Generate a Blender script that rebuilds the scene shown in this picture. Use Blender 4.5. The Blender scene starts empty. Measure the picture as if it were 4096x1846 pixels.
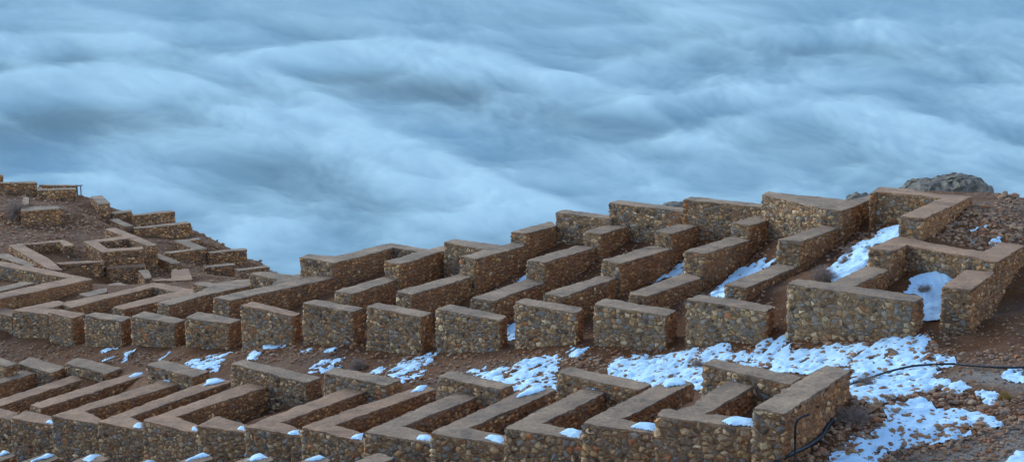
import bpy,bmesh,random
import numpy as np
from mathutils import noise,Vector
from mathutils.geometry import delaunay_2d_cdt
import math
from math import sin,cos,tan,radians
F=6415.0;CX,CY=2048.0,923.0;PITCH=radians(9.44)
FW=(0,cos(PITCH),-sin(PITCH));UP=(0,sin(PITCH),cos(PITCH))
def ray(px,py):
    x=(px-CX)/F;y=(CY-py)/F
    return (x,FW[1]+UP[1]*y,FW[2]+UP[2]*y)
def on_z(px,py,z):
    r=ray(px,py);t=z/r[2];return (r[0]*t,r[1]*t,z)
def at_d(px,py,d):
    r=ray(px,py);return (r[0]*d,r[1]*d,r[2]*d)
def proj(p):
    d=p[1]*FW[1]+p[2]*FW[2];u=p[1]*UP[1]+p[2]*UP[2]
    return (CX+F*p[0]/d,CY-F*u/d,d)
def z_at(p,py):      # height above plan point p whose image row is py
    y=(CY-py)/F;a=FW[1]+UP[1]*y;b=FW[2]+UP[2]*y
    return p[1]*b/a
def up(pc,hlow,ytop): # pixel of contact on plane z=hlow; new top row
    return z_at(on_z(pc[0],pc[1],hlow),ytop)
VW=dict(a=(0,680,3.5183),b=(550,760,3.5183),c=(0,950,3.5183),d=(500,1000,3.5183),e=(1150,930,3.5183),f=(1700,820,3.5183),
 g=(2200,760,3.5183),h=(2750,740,3.5183),i=(3300,680,2.6508),j=(3050,1040,2.6388),k=(0,1246,1.9345),l=(1000,1246,1.9345),
 m=(2000,1246,1.9345),n=(2996,1246,1.9345),o=(1000,900,1.9345),p=(2000,700,1.9345),q=(2996,650,1.9345),s=(0,0,1))
def V(s):
    out=[];v='s'
    for t in s.split():
        if t in VW: v=t;continue
        x,y=t.split(',');ox,oy,k=VW[v];out.append((ox+float(x)/k,oy+float(y)/k))
    return out
def plane(px,py,d,ang,off=0):
    p=at_d(px,py,d);a=(cos(radians(ang)),-sin(radians(ang)))
    n=(a[1],-a[0]) # pointing away (+Y side)
    n=(sin(radians(ang)),cos(radians(ang)))
    return (p[0]+n[0]*off,p[1]+n[1]*off),n
def on_plane(px,py,pl):
    P,n=pl;r=ray(px,py);t=(P[0]*n[0]+P[1]*n[1])/(r[0]*n[0]+r[1]*n[1])
    return (r[0]*t,r[1]*t,r[2]*t)
PM=plane(3774,1150,36,40);PM2=plane(3774,1150,36,40,1.6)
PB=plane(3016,1628,28,44);PB2=plane(3016,1628,28,44,1.2)
H={}
W=[]
def w(key,fam,poly,h,bases='',depth=1.3):
    pts=V(poly)
    if callable(h): h=h()
    H[key]=h
    bs=[]
    if bases:
        b=V(bases)
        for i in range(0,len(b),2): bs.append((b[i],b[i+1][1]))
    W.append(dict(key=key,fam=fam,pts=pts,h=h,bases=bs,depth=depth))
def pa(pl,s): # mean height of pixels on plane
    q=V(s);return sum(on_plane(x,y,pl)[2] for x,y in q)/len(q)
def st(low,contact,top): # step from section low: contact pixel, top pixel
    c=V(contact)[0];t=V(top)[0];return up(c,H[low],t[1])
def dd(s,d): q=V(s)[0];return at_d(q[0],q[1],d)[2]
# ---- middle row
w('P0','mid','c -60,1065 178,1108 200,1015 -60,975',pa(PM,'c 0,1075 178,1108'),'k 0,45 k 0,215')
w('P1','mid','c 185,1020 690,1088 850,1008 640,1005 850,955 900,915 820,888 440,962 270,998',pa(PM,'c 185,1020 690,1088'),'k 300,55 k 300,250')
w('P2','mid','c 692,1056 1020,1132 1200,1075 850,1008',pa(PM,'c 692,1056 1020,1132'),'k 565,50 k 565,275 k 645,20 k 645,215')
w('K1','mid','k 655,28 940,78 1015,42 735,2',pa(PM,'k 655,28 940,78'),'k 655,28 655,250 940,78 940,270 1015,42 1015,222')
w('K2','mid','k 1018,38 1355,88 1435,62 1115,0',pa(PM,'k 1018,38 1355,88'),'k 1018,38 1018,245 1355,88 1355,278 1435,62 1435,240')
w('K3','mid','k 1437,50 1770,92 1868,62 1530,2',pa(PM,'k 1437,50 1770,92'),'k 1437,50 1437,262 1770,92 1770,300 1868,62 1868,250')
w('K4','mid','s 966,1222 1170.6,1262 1201.6,1251.5 1011.6,1207',pa(PM,'s 966,1222 1170.6,1262'),'s 966,1222 966,1396 1170,1262 1168,1376 1201,1251 1201,1345')
w('K5','mid','o 412,605 795,668 878,645 500,578',pa(PM,'o 412,605 795,668'),'o 412,605 415,925 795,668 795,932 878,645 875,880')
w('K6','mid','o 905,628 1320,710 1405,680 985,600',pa(PM,'o 905,628 1320,710'),'o 905,628 905,970 1320,710 1315,990 1405,680 1400,940')
w('K7','mid','o 1440,650 1935,738 1985,705 1545,615',pa(PM,'o 1440,650 1935,738'),'o 1440,650 1440,985 1935,738 1930,980 1985,705 1985,915')
w('K8','mid','p 118,985 590,1070 640,1030 190,955',pa(PM,'p 118,985 590,1070'),'p 118,985 m 118,298 p 590,1070 m 590,262')
w('K9','mid','p 733,1000 1285,1087 1362,1045 815,955',pa(PM,'p 733,1000 1285,1087'),'p 733,1000 m 733,268 p 1285,1087 m 1275,288 p 1362,1045 m 1362,215')
w('K10','mid','p 1447,962 2055,1055 2115,1015 1535,925',pa(PM,'p 1447,962 2055,1055'),'p 1447,962 m 1440,278 p 2055,1055 m 2045,262')
w('K11','mid','j 270,250 1600,445 1695,400 1640,375 1480,355 950,278 1325,108 1110,66 725,238 370,203',pa(PM,'j 270,250 1600,445'),'j 270,250 270,850 900,340 900,875 600,297 600,850 1250,392 1250,820 1600,445 1590,790 1695,400 1695,640 950,278 950,400')
# ---- right upper group
w('T','up','i 465,830 705,858 865,798 1550,925 1815,975 2110,800 1870,768 1690,868 1400,828 1100,772 800,700',st('K11','j 1110,68','i 465,830'),'i 1300,880 i 1300,1118 q 2100,650 q 2100,800 i 850,800 i 850,1090')
def h_r1():
    c=V('i 1800,972')[0];P=on_z(c[0],c[1],H['T']);y=V('i 1800,1067')[0][1];return z_at(P,y)
w('R1','up','q 1500,962 1715,985 1895,850 1690,828',h_r1,'q 1500,962 n 1480,165 q 1715,985 n 1695,192 q 1895,850 n 1850,55')
w('U','up','i 800,490 1045,512 1555,285 1200,255 860,205 590,182 490,240 545,228 1245,300',st('T','i 800,702','i 800,490'),'i 600,235 i 600,575 i 1045,512 i 1045,745 i 1540,292 i 1540,372 i 1250,420 i 1250,600')
w('L10','up','s 2902,1138 2984.8,1149.7 3192.4,1066 3112,1055.8',pa(PM2,'s 2902,1138'),'s 2902,1138 s 2902,1195')
w('M10','up','q 225,600 395,612 690,505 575,487',st('L10','q 225,785','q 225,600'),'q 450,590 q 450,830 q 620,530 q 620,700')
w('O10','up','q 105,248 575,358 720,372 942,288 935,255 770,295 150,228',st('M10','q 565,490','q 575,358'),'q 800,340 q 800,575 q 300,300 q 300,520')
w('L9','up','p 1000,915 1140,937 1560,795 1425,757',pa(PM2,'p 1000,915'),'')
w('M9','up','p 1430,592 1580,610 1930,505 1800,475',st('L9','p 1425,757','p 1430,592'),'p 1700,570 p 1700,830 p 1900,512 p 1900,690')
w('O9','up','h 625,530 880,568 1300,450 1040,422',st('M9','p 1795,478','p 1795,372'),'h 1250,465 h 1250,745 h 960,545 h 960,955')
w('L8','up','p 345,915 485,942 905,797 785,778',pa(PM2,'p 345,915'),'')
w('M8','up','p 790,662 935,685 1320,572 1190,547',st('L8','p 788,776','p 790,662'),'p 1280,582 p 1280,770 p 1050,652 p 1050,880')
w('O8','up','g 1490,578 1720,614 2105,495 1830,478',st('M8','g 1500,775','g 1490,578'),'g 2050,510 g 2050,720')
w('R9','ridge','g 1885,138 h 0,208 1085,323 1050,272 50,165 g 1990,95',st('O8','g 2105,497','h 168,222'),'h 500,255 h 500,725 h 200,220 h 200,720')
w('L7','up','p -224,955 -55,977 350,828 212,803',pa(PM2,'p -224,955'),'')
w('M7','up','p 210,658 355,674 735,560 600,545',st('L7','p 212,803','p 210,658'),'p 700,570 p 700,700')
w('O7','up','g 490,590 720,622 1110,505 870,480',st('M7','g 490,772','g 490,590'),'g 1080,515 g 1080,740 g 850,585 g 850,900')
w('R8','ridge','g 840,178 1870,305 1870,255 965,142',st('O7','g 1110,507','g 1110,212'),'g 1200,225 g 1200,700 g 1400,250 g 1400,745')
w('L6','up','s 1586.3,1166 1647.4,1176.7 1891.9,1107 1840.7,1097',pa(PM2,'s 1586,1166'),'')
w('M6','up','f 270,522 470,562 830,628 640,692 500,716 710,765 1410,573 1235,530 1085,570 420,482',st('L6','f 500,972','f 500,716'),'f 1400,575 f 1400,860 f 1000,680 f 1000,1130')
w('O6','up','f 1218,380 1420,403 1845,292 1765,233',st('M6','f 1225,532','f 1218,380'),'f 1800,300 f 1800,580 f 1500,385 f 1500,720')
w('R7','ridge','g 90,317 865,408 835,360 215,278',st('O6','f 1845,292','f 1845,110'),'g 100,325 g 100,735 g 400,355 g 400,770')
w('L5','up','e 670,820 900,862 1570,652 1370,625',pa(PM2,'e 670,820'),'')
w('M5','up','e 1375,400 1575,442 s 1832,988 1776.7,981 e 2000,238',st('L5','e 1375,628','e 1375,400'),'f 300,635 f 300,1020 f 450,595 f 450,960')
w('L4','up','d 1248,668 1470,707 s 1339,1110 1275,1100',pa(PM2,'d 1248,668'),'')
w('O4','up','e 180,352 460,392 650,432 1490,215 1860,272 2000,238 1450,150 660,338 300,305',st('L4','e 500,605','e 520,398'),'e 1370,250 e 1370,540 e 1100,318 e 1100,640')
w('L3','up','d 470,730 640,772 1250,605 1800,492 1765,408 1540,425 1220,470 1180,450 1090,447 960,478 1180,522 1080,580',pa(PM2,'d 470,730'),'')
w('R3','up','s 998.8,1095 1111,1117 1088,1138 1280,1099 1200,1096 1176,1100.6 1040,1086.7',st('L3','d 1765,490','d 1760,335'),'')
w('L2','up','s 452,1228 494.6,1236.5 633.6,1205 821,1162 770,1154 704.7,1165.4 600,1191.6',pa(PM2,'s 452,1228'),'')
w('L1','up','c 865,940 1000,985 d 0,618 395,520 715,583 1000,575 870,540 400,458 0,565 c 1500,790 920,910',pa(PM2,'c 865,940'),'d 390,520 d 390,620')
w('S1','up','c 1508,668 1720,724 1930,690 1660,630',dd('c 1600,690',68),'')
w('S2','up','c 1110,795 1240,832 1510,762 1500,705',dd('c 1110,795',64),'c 1110,795 c 1110,860')
w('V1','up','c 0,335 700,460 1295,585 700,715 0,860 -300,920 -300,850 0,782 960,573 0,395 -300,345 -300,280',dd('c 1295,585',66),'c 1200,610 c 1200,760 c 600,735 c 600,930 c 0,860 c 0,1000')
w('Q1','up','c -200,742 -200,805 480,640 340,618',dd('c 480,640',66.5),'')
# ---- left hill
w('H8','hill','c -100,235 95,225 495,385 430,408 -100,255',dd('c 495,385',69),'')
w('H1','hill','c 130,105 900,35 1040,105 912,122 845,62 310,100 690,300 875,458 690,445 150,125',dd('c 875,458',71),'c 912,122 c 912,275 c 1040,105 c 1040,290 c 690,445 c 690,460 c 200,150 c 200,240')
w('H3a','hill','c 780,357 1440,318 1452,345 860,378',dd('c 1440,345',75),'c 880,378 880,515 c 1300,352 1300,600')
w('H3b','hill','c 1470,404 2030,366 2040,400 1510,432',dd('c 1510,432',75),'c 1510,432 c 1510,615 c 1700,420 c 1700,640 c 1950,405 c 1950,665')
w('H2','hill','a 1480,832 1620,812 s 550,946 628,980.3 592.6,984.5 517.3,953.4 389.4,967 429,994 568.5,988.4 571,997 409,1008 334,965.6 a 1750,930',st('H3b','c 1480,404','c 1480,203'),'c 1180,60 c 1180,180 c 1440,205 c 1440,320')
w('H4','hill','d 190,282 325,280 372,390 285,400',dd('d 285,400',71),'d 285,400 d 285,490')
w('H5','hill','d 335,60 440,35 795,180 660,190',dd('d 660,190',77),'d 660,190 d 655,340 d 795,180 d 795,268 d 335,60 d 335,120')
w('H6','hill','d 380,418 655,397 660,285 890,268 945,405 950,418 385,438',dd('d 900,415',73),'d 900,418 d 900,520')
w('H7','hill','d 1095,227 1520,182 1555,208 1130,240',dd('d 1130,238',79),'d 1130,240 d 1130,400 d 1540,210 d 1540,380')
w('H7b','hill','d 1560,270 1990,215 2010,235 1600,290',dd('d 1600,290',77.5),'d 1600,290 d 1600,400')
w('H9a','hill','b 370,872 775,820 515,715 860,668 890,692 710,714 980,822 405,892',dd('b 700,860',83),'b 470,885 b 470,965 b 900,835 b 900,1045 b 880,695 b 880,765 b 520,720 b 520,800')
w('H9b','hill','b 985,870 1500,812 1535,838 1010,886',dd('b 1010,886',83.5),'b 1010,886 b 1010,1050 b 1530,838 b 1530,1030')
w('H11','hill','a 1530,692 1640,678 1870,785 1760,797',dd('a 1760,797',88),'a 1530,692 a 1530,790 a 1760,797 a 1760,850')
w('H10','hill','s 531.5,908.8 746,885 762.6,892 537,914.5',dd('s 537,914.5',88),'b 0,530 b 0,650 b 740,465 b 740,680')
w('H12','hill','a 1560,602 1600,580 1840,562 1852,582 1580,614',dd('a 1700,600',92),'a 1600,605 a 1600,690')
w('H12b','hill','s 530,857.6 683.6,841 698.4,845.8 534.4,863.3',dd('s 534,863',91),'b 0,350 b 0,490 b 520,305 b 520,455')
w('H13','hill','a 1280,372 1430,356 1548,470 1395,485',dd('a 1395,485',91),'a 1395,485 a 1392,630 a 1548,470 a 1548,680 a 1280,372 a 1280,440')
w('H14','hill','a 295,580 320,515 820,508 838,545',dd('a 295,580',86),'a 295,580 a 298,780 a 838,545 a 850,790')
w('H15','hill','a 300,488 335,378 405,378 400,490',dd('a 300,488',87.5),'a 395,480 a 395,520')
w('H16','hill','a -100,172 490,158 515,182 -100,186',dd('a 300,180',95),'a 0,182 a 0,335 a 500,180 a 500,362')
w('H17','hill','a 530,285 540,235 585,240 595,263 1058,250 1062,270',dd('a 600,282',94),'a 600,282 a 600,385 a 1058,268 a 1058,475')
w('H18','hill','a 560,214 1062,222 1064,211 565,202',dd('a 800,212',97),'')
w('H19','hill','a -60,62 25,60 35,72 -60,76',dd('a 0,70',96),'')
# ---- bottom row
def z(key,poly,fr,bases=''): w(key,'low',poly,pa(PB,fr),bases,2.2)
z('Z1','n 40,745 270,787 782,457 600,412','n 40,745 40,745 270,787','n 270,787 265,1135 782,457 775,655')
z('Z2','m 1215,806 1960,905 1965,828 1590,792 1985,555 1790,520 1500,720 1370,765 1270,757','m 1215,806 1960,905')
z('Z3','m 645,862 1205,940 1205,875 1060,862 940,832 1492,548 1325,508','m 645,862 1205,940','m 1490,548 m 1490,690')
z('Z4','m 40,898 635,990 640,920 520,905 328,866 848,608 655,590','m 40,898 635,990')
z('Z5','l 1405,935 1970,1030 1970,955 1685,907 m 430,605 250,575','l 1405,935 1970,1030')
z('Z6','l 885,930 1400,1015 1400,955 1180,887 1775,650 1600,625','l 885,930 1400,1015')
z('Z7','l 400,890 870,1005 870,940 650,880 1435,600 1330,573','l 400,890 870,1005')
z('Z8','s 982,1706 1199,1742 1199,1722 l 235,858 920,605 750,590','s 982,1706 1199,1742')
z('Z9','k 1530,878 1900,938 1900,880 1680,812','k 1530,878 1900,938')
z('Z10','k 1110,842 1525,938 1525,880 1355,812 2065,582 1940,548','k 1110,842 1525,938','k 2000,600 k 2000,830')
z('Z11','k 760,850 1100,915 1100,865 1000,815 1780,542 1680,510','k 760,850 1100,915')
z('Z12','k 405,805 765,868 770,835 650,770 1380,562 1270,528','k 405,805 765,868')
z('Z13','k 85,822 405,875 410,812 200,765','k 85,822 405,875')
w('Z14','low','k 235,718 320,748 1130,492 1050,465',pa(PB2,'k 235,718'),'',2.2)
z('Z15','k -70,792 0,820 80,832 140,786 0,745 -60,725','k 0,820')
w('Z16','low','k -80,700 -20,735 660,517 570,495',pa(PB2,'k -20,735'),'',2.2)
w('Z17','low','k -80,560 -20,562 275,472 180,450',H['Z16']+0.02,'',2.2)
def rb(key,poly,leg,c,t,bases=''): # rear block, stands beyond leg's far end
    w(key,'rear',poly,st(leg,c,t),bases,1.2)
rb('X1','s 2814,1457 3161,1535.5 3202.8,1507 2858,1436','Z2','m 1790,520','m 1790,448','m 1575,408 m 1567,605')
rb('X2','m 448,475 1070,607 1168,560 545,430','Z4','m 655,590','m 655,520','m 448,475 m 450,672')
rb('X3','l 1460,500 1950,602 2030,565 1550,460','Z6','l 1610,625','l 1610,532','l 1460,500 l 1460,665')
rb('X4','l 575,472 1060,567 1165,525 660,435','Z8','l 760,590','l 760,510','l 575,472 l 575,655')
rb('X5','s 925.3,1453 1227.5,1530 1284.3,1509.6 971.8,1438','Z10','k 1945,548','k 1945,443','k 1790,400 k 1790,590 l 440,552 l 440,712 l 550,510 l 568,652')
rb('X6','k 1140,412 1500,507 1610,462 1245,375','Z12','k 1275,528','k 1275,448','k 1140,412 k 1140,540')
rb('X7','k 510,397 820,480 940,440 605,355','Z16','k 580,495','k 580,416','')
rb('X8','k 135,402 400,472 500,430 235,350','Z17','k 190,450','k 190,417','k 400,472 k 400,530')
rb('X9','k -60,385 50,427 130,402 -20,350','Z17','k 30,500','k 30,420','')
for i,(a) in enumerate(['k 40,1068 120,1112 -280,1262 -380,1218','k 360,1090 462,1130 60,1280 -40,1240','k 745,1092 842,1140 440,1290 340,1245',
 'k 1150,1140 1235,1175 830,1330 750,1290','k 1570,1090 1650,1135 1250,1290 1170,1240','k 2005,1095 2097,1140 1690,1290 1600,1250',
 'l 90,1098 182,1148 -220,1300 -310,1250','l 528,1103 625,1150 220,1300 120,1260','l 1000,1088 1112,1130 700,1290 600,1240']):
    p=V(a)[0];q=on_plane(p[0],p[1],PB)
    w('G%d'%i,'front',a,q[2]*.965,'',1.2)

# ================================================================= scene
random.seed(5)
SC=bpy.context.scene;COL=SC.collection
R=radians
# ---------------------------------------------------------------- node helpers
def mat(name):
    m=bpy.data.materials.new(name);m.use_nodes=True;nt=m.node_tree;nt.nodes.clear()
    return m,nt
def N(nt,t,**k):
    n=nt.nodes.new(t)
    for a,b in k.items():
        if a.startswith('_'): n.inputs[int(a[1:]) if a[1:].isdigit() else a[1:].replace('_',' ')].default_value=b
        else: setattr(n,a,b)
    return n
def ramp(nt,stops,interp='LINEAR'):
    r=nt.nodes.new('ShaderNodeValToRGB');r.color_ramp.interpolation=interp;e=r.color_ramp.elements
    while len(e)<len(stops): e.new(0.5)
    for i,(p,c) in enumerate(stops):
        e[i].position=p;e[i].color=(c[0],c[1],c[2],1) if len(c)==3 else c
    return r
def mix(nt,f,a,b,mode='MIX'):
    m=nt.nodes.new('ShaderNodeMix');m.data_type='RGBA';m.blend_type=mode
    for s,i in ((f,0),(a,6),(b,7)):
        if hasattr(s,'is_output') : nt.links.new(s,m.inputs[i])
        else: m.inputs[i].default_value=s if i==0 else (s[0],s[1],s[2],1)
    return m.outputs[2]
def mth(nt,op,a,b=0.0,c=None,clamp=False):
    m=nt.nodes.new('ShaderNodeMath');m.operation=op;m.use_clamp=clamp
    for i,s in enumerate((a,b) if c is None else (a,b,c)):
        if hasattr(s,'is_output'): nt.links.new(s,m.inputs[i])
        else: m.inputs[i].default_value=s
    return m.outputs[0]
def noi(nt,vec,scale,detail=4,rough=.6,dist=0):
    n=nt.nodes.new('ShaderNodeTexNoise');n.inputs['Scale'].default_value=scale;n.inputs['Detail'].default_value=detail
    n.inputs['Roughness'].default_value=rough;n.inputs['Distortion'].default_value=dist
    nt.links.new(vec,n.inputs['Vector']);return n.outputs['Fac']
def bsdf(nt,col,rough=.9,spec=.2,disp=None,dscale=.02,both=False,mid=.0):
    b=nt.nodes.new('ShaderNodeBsdfPrincipled');o=nt.nodes.new('ShaderNodeOutputMaterial')
    if hasattr(col,'is_output'): nt.links.new(col,b.inputs['Base Color'])
    else: b.inputs['Base Color'].default_value=(col[0],col[1],col[2],1)
    b.inputs['Roughness'].default_value=rough;b.inputs['Specular IOR Level'].default_value=spec
    nt.links.new(b.outputs[0],o.inputs[0])
    if disp is not None:
        d=nt.nodes.new('ShaderNodeDisplacement');d.inputs['Midlevel'].default_value=mid;d.inputs['Scale'].default_value=dscale
        nt.links.new(disp,d.inputs['Height']);nt.links.new(d.outputs[0],o.inputs['Displacement'])
    return b
def pos(nt): return nt.nodes.new('ShaderNodeNewGeometry').outputs['Position']
def masonry(name,scale,mort,stones,mud,mudcol,flat=1.25,hue=0):
    m,nt=mat(name);P=pos(nt)
    # warp the lattice a little so stones are irregular, flatten vertically
    nz=nt.nodes.new('ShaderNodeTexNoise');nz.inputs['Scale'].default_value=2.6;nz.inputs['Detail'].default_value=2
    nt.links.new(P,nz.inputs['Vector'])
    vm=nt.nodes.new('ShaderNodeVectorMath');vm.operation='MULTIPLY_ADD';nt.links.new(nz.outputs['Color'],vm.inputs[0]);vm.inputs[1].default_value=(.11,.11,.11);nt.links.new(P,vm.inputs[2])
    v3=nt.nodes.new('ShaderNodeVectorMath');v3.operation='MULTIPLY';nt.links.new(vm.outputs[0],v3.inputs[0]);v3.inputs[1].default_value=(1,1,flat)
    def vor(feat,s):
        v=nt.nodes.new('ShaderNodeTexVoronoi');v.feature=feat;v.inputs['Scale'].default_value=s;v.inputs['Randomness'].default_value=.92
        nt.links.new(v3.outputs[0],v.inputs['Vector']);return v
    c=vor('F1',scale);e=vor('DISTANCE_TO_EDGE',scale)
    sep=nt.nodes.new('ShaderNodeSeparateColor');nt.links.new(c.outputs['Color'],sep.inputs[0])
    # stone mask: edge distance beyond mortar width that varies per stone
    w=mth(nt,'MULTIPLY_ADD',sep.outputs[1],.07,.03)
    x=mth(nt,'MINIMUM',mth(nt,'SUBTRACT',e.outputs['Distance'],w),mth(nt,'MULTIPLY',mth(nt,'SUBTRACT',mth(nt,'MULTIPLY_ADD',sep.outputs[2],.30,.60),c.outputs['Distance']),.8))
    mask=mth(nt,'MULTIPLY',x,22,clamp=True)
    dome=mth(nt,'POWER',mth(nt,'MULTIPLY',x,3.4,clamp=True),.55)
    rp=ramp(nt,stones,'CONSTANT');nt.links.new(sep.outputs[0],rp.inputs[0])
    hi=noi(nt,P,38,4,.7);lo=noi(nt,P,.55,3,.6);md=noi(nt,P,9,3,.65)
    br=mth(nt,'MULTIPLY_ADD',sep.outputs[2],.75,.62)
    br2=mth(nt,'MULTIPLY',br,mth(nt,'MULTIPLY_ADD',hi,.9,.55))
    cc=nt.nodes.new('ShaderNodeCombineColor');[nt.links.new(br2,cc.inputs[i]) for i in range(3)]
    stone=mix(nt,1.0,rp.outputs[0],cc.outputs[0],'MULTIPLY')
    mr=ramp(nt,[(.3,mort[0]),(.7,mort[1])]);nt.links.new(md,mr.inputs[0])
    c2=vor('F1',scale*2.3);e2=vor('DISTANCE_TO_EDGE',scale*2.3);s2=nt.nodes.new('ShaderNodeSeparateColor');nt.links.new(c2.outputs['Color'],s2.inputs[0])
    rp2=ramp(nt,stones,'CONSTANT');nt.links.new(s2.outputs[0],rp2.inputs[0])
    m2=mth(nt,'MULTIPLY',mth(nt,'MULTIPLY',mth(nt,'SUBTRACT',e2.outputs['Distance'],.06),14,clamp=True),mth(nt,'GREATER_THAN',s2.outputs[1],.35))
    base=mix(nt,mth(nt,'MULTIPLY',m2,.75),mr.outputs[0],rp2.outputs[0])
    col=mix(nt,mask,base,stone)
    # mortar / mud smeared over the stones in patches
    mf=mth(nt,'MULTIPLY',mth(nt,'SUBTRACT',mth(nt,'ADD',mth(nt,'MULTIPLY',lo,.6),mth(nt,'MULTIPLY',md,.6)),.60-mud*.34),4.5,clamp=True)
    mc=mix(nt,hi,mudcol[0],mudcol[1])
    col=mix(nt,mth(nt,'MULTIPLY',mf,.40+.35*mud),col,mc)
    col=mix(nt,1.0,col,(1.13,1.03,.87) if 'mud' not in name else (1.0,.90,.75),'MULTIPLY')
    h=mth(nt,'ADD',mth(nt,'MAXIMUM',dome,mth(nt,'MULTIPLY',m2,.38)),mth(nt,'MULTIPLY',hi,.24))
    bsdf(nt,col,.88,.22,h,.06)
    m.displacement_method='BOTH'
    return m
ST_A=[(0,(.21,.175,.155)),(.12,(.46,.305,.18)),(.25,(.25,.222,.205)),(.36,(0.384,0.228,0.114)),(.46,(0.105,0.078,0.064)),(.58,(.54,.39,.245)),(.62,(0.324,0.240,0.168)),(.74,(.40,.165,.075)),(.78,(.185,.185,.185)),(.88,(.46,.305,.175)),(.965,(0.70,0.54,0.36))]
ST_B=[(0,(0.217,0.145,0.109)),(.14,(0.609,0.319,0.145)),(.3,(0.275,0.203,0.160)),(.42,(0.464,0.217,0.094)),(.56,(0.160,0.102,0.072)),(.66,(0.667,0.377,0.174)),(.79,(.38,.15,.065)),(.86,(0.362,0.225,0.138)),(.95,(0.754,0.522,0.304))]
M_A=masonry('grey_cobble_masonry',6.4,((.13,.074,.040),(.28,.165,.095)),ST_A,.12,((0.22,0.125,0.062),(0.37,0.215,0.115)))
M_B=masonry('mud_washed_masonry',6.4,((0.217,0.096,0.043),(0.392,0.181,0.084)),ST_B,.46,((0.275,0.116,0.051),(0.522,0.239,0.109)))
M_H=masonry('rough_hill_masonry',5.6,((.09,.042,.022),(.16,.08,.042)),ST_B,.12,((.17,.08,.038),(.28,.14,.07)),1.9)
def capmat(name,c0,c1,c2):
    m,nt=mat(name);P=pos(nt)
    a=noi(nt,P,1.1,5,.65,.4);b=noi(nt,P,14,5,.75);c=noi(nt,P,60,3,.7)
    r=ramp(nt,[(.34,c0),(.5,c1),(.64,c2)]);nt.links.new(mth(nt,'MULTIPLY_ADD',b,.5,mth(nt,'MULTIPLY',a,.5)),r.inputs[0])
    sp=ramp(nt,[(.28,(.45,.45,.45)),(.42,(1,1,1)),(.70,(1,1,1)),(.82,(1.5,1.45,1.4))]);nt.links.new(c,sp.inputs[0])
    col=mix(nt,1.0,r.outputs[0],sp.outputs[0],'MULTIPLY')
    v=nt.nodes.new('ShaderNodeTexVoronoi');v.inputs['Scale'].default_value=7.5;nt.links.new(P,v.inputs['Vector'])
    se=nt.nodes.new('ShaderNodeSeparateColor');nt.links.new(v.outputs['Color'],se.inputs[0])
    st=mth(nt,'MULTIPLY',mth(nt,'MULTIPLY',mth(nt,'SUBTRACT',.40,v.outputs['Distance']),7,clamp=True),mth(nt,'GREATER_THAN',mth(nt,'ADD',se.outputs[0],mth(nt,'MULTIPLY',a,.5)),1.02))
    sr=ramp(nt,[(0,(.17,.125,.10)),(.4,(.40,.26,.15)),(.7,(.24,.19,.155)),(1,(.5,.36,.22))]);nt.links.new(se.outputs[1],sr.inputs[0])
    col=mix(nt,mth(nt,'MULTIPLY',st,.7),col,sr.outputs[0])
    bsdf(nt,col,.92,.2,mth(nt,'ADD',b,mth(nt,'MULTIPLY',c,.6)),.045);m.displacement_method='BUMP';return m
C_G=capmat('grey_mortar_cap',(.14,.10,.07),(.34,.21,.125),(.55,.335,.19))
C_P=capmat('pinkish_mortar_cap',(.17,.11,.073),(.40,.213,.115),(.56,.305,.165))
def soilmat():
    m,nt=mat('stony_red_soil');P=pos(nt)
    at=nt.nodes.new('ShaderNodeAttribute');at.attribute_name='gravel'
    a=noi(nt,P,.35,5,.6);b=noi(nt,P,4,6,.7);c=noi(nt,P,24,5,.75);d_=noi(nt,P,1.3,4,.6)
    r=ramp(nt,[(.25,(.055,.020,.008)),(.42,(.12,.044,.016)),(.58,(.19,.078,.029)),(.75,(.29,.15,.068))])
    nt.links.new(mth(nt,'MULTIPLY_ADD',b,.42,mth(nt,'MULTIPLY_ADD',d_,.30,mth(nt,'MULTIPLY',a,.28))),r.inputs[0])
    g=ramp(nt,[(.3,(.14,.11,.085)),(.5,(.26,.205,.155)),(.72,(.45,.35,.265))]);nt.links.new(c,g.inputs[0])
    col=mix(nt,at.outputs['Fac'],r.outputs[0],g.outputs[0])
    v=nt.nodes.new('ShaderNodeTexVoronoi');v.inputs['Scale'].default_value=11;nt.links.new(P,v.inputs['Vector'])
    sep=nt.nodes.new('ShaderNodeSeparateColor');nt.links.new(v.outputs['Color'],sep.inputs[0])
    pr=ramp(nt,[(0,(.16,.11,.08)),(.3,(.32,.18,.095)),(.5,(.18,.14,.11)),(.7,(.44,.28,.16)),(.9,(.26,.11,.055))],'CONSTANT');nt.links.new(sep.outputs[1],pr.inputs[0])
    inr=mth(nt,'MULTIPLY',mth(nt,'SUBTRACT',.36,v.outputs['Distance']),9,clamp=True)
    pm=mth(nt,'MULTIPLY',inr,mth(nt,'GREATER_THAN',sep.outputs[0],.55))
    col=mix(nt,pm,col,pr.outputs[0])
    h=mth(nt,'ADD',mth(nt,'MULTIPLY',pm,1.1),mth(nt,'ADD',mth(nt,'MULTIPLY',b,1.2),mth(nt,'MULTIPLY',c,.6)))
    bsdf(nt,col,.95,.12,h,.04);m.displacement_method='BUMP';return m
M_SOIL=soilmat()
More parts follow.
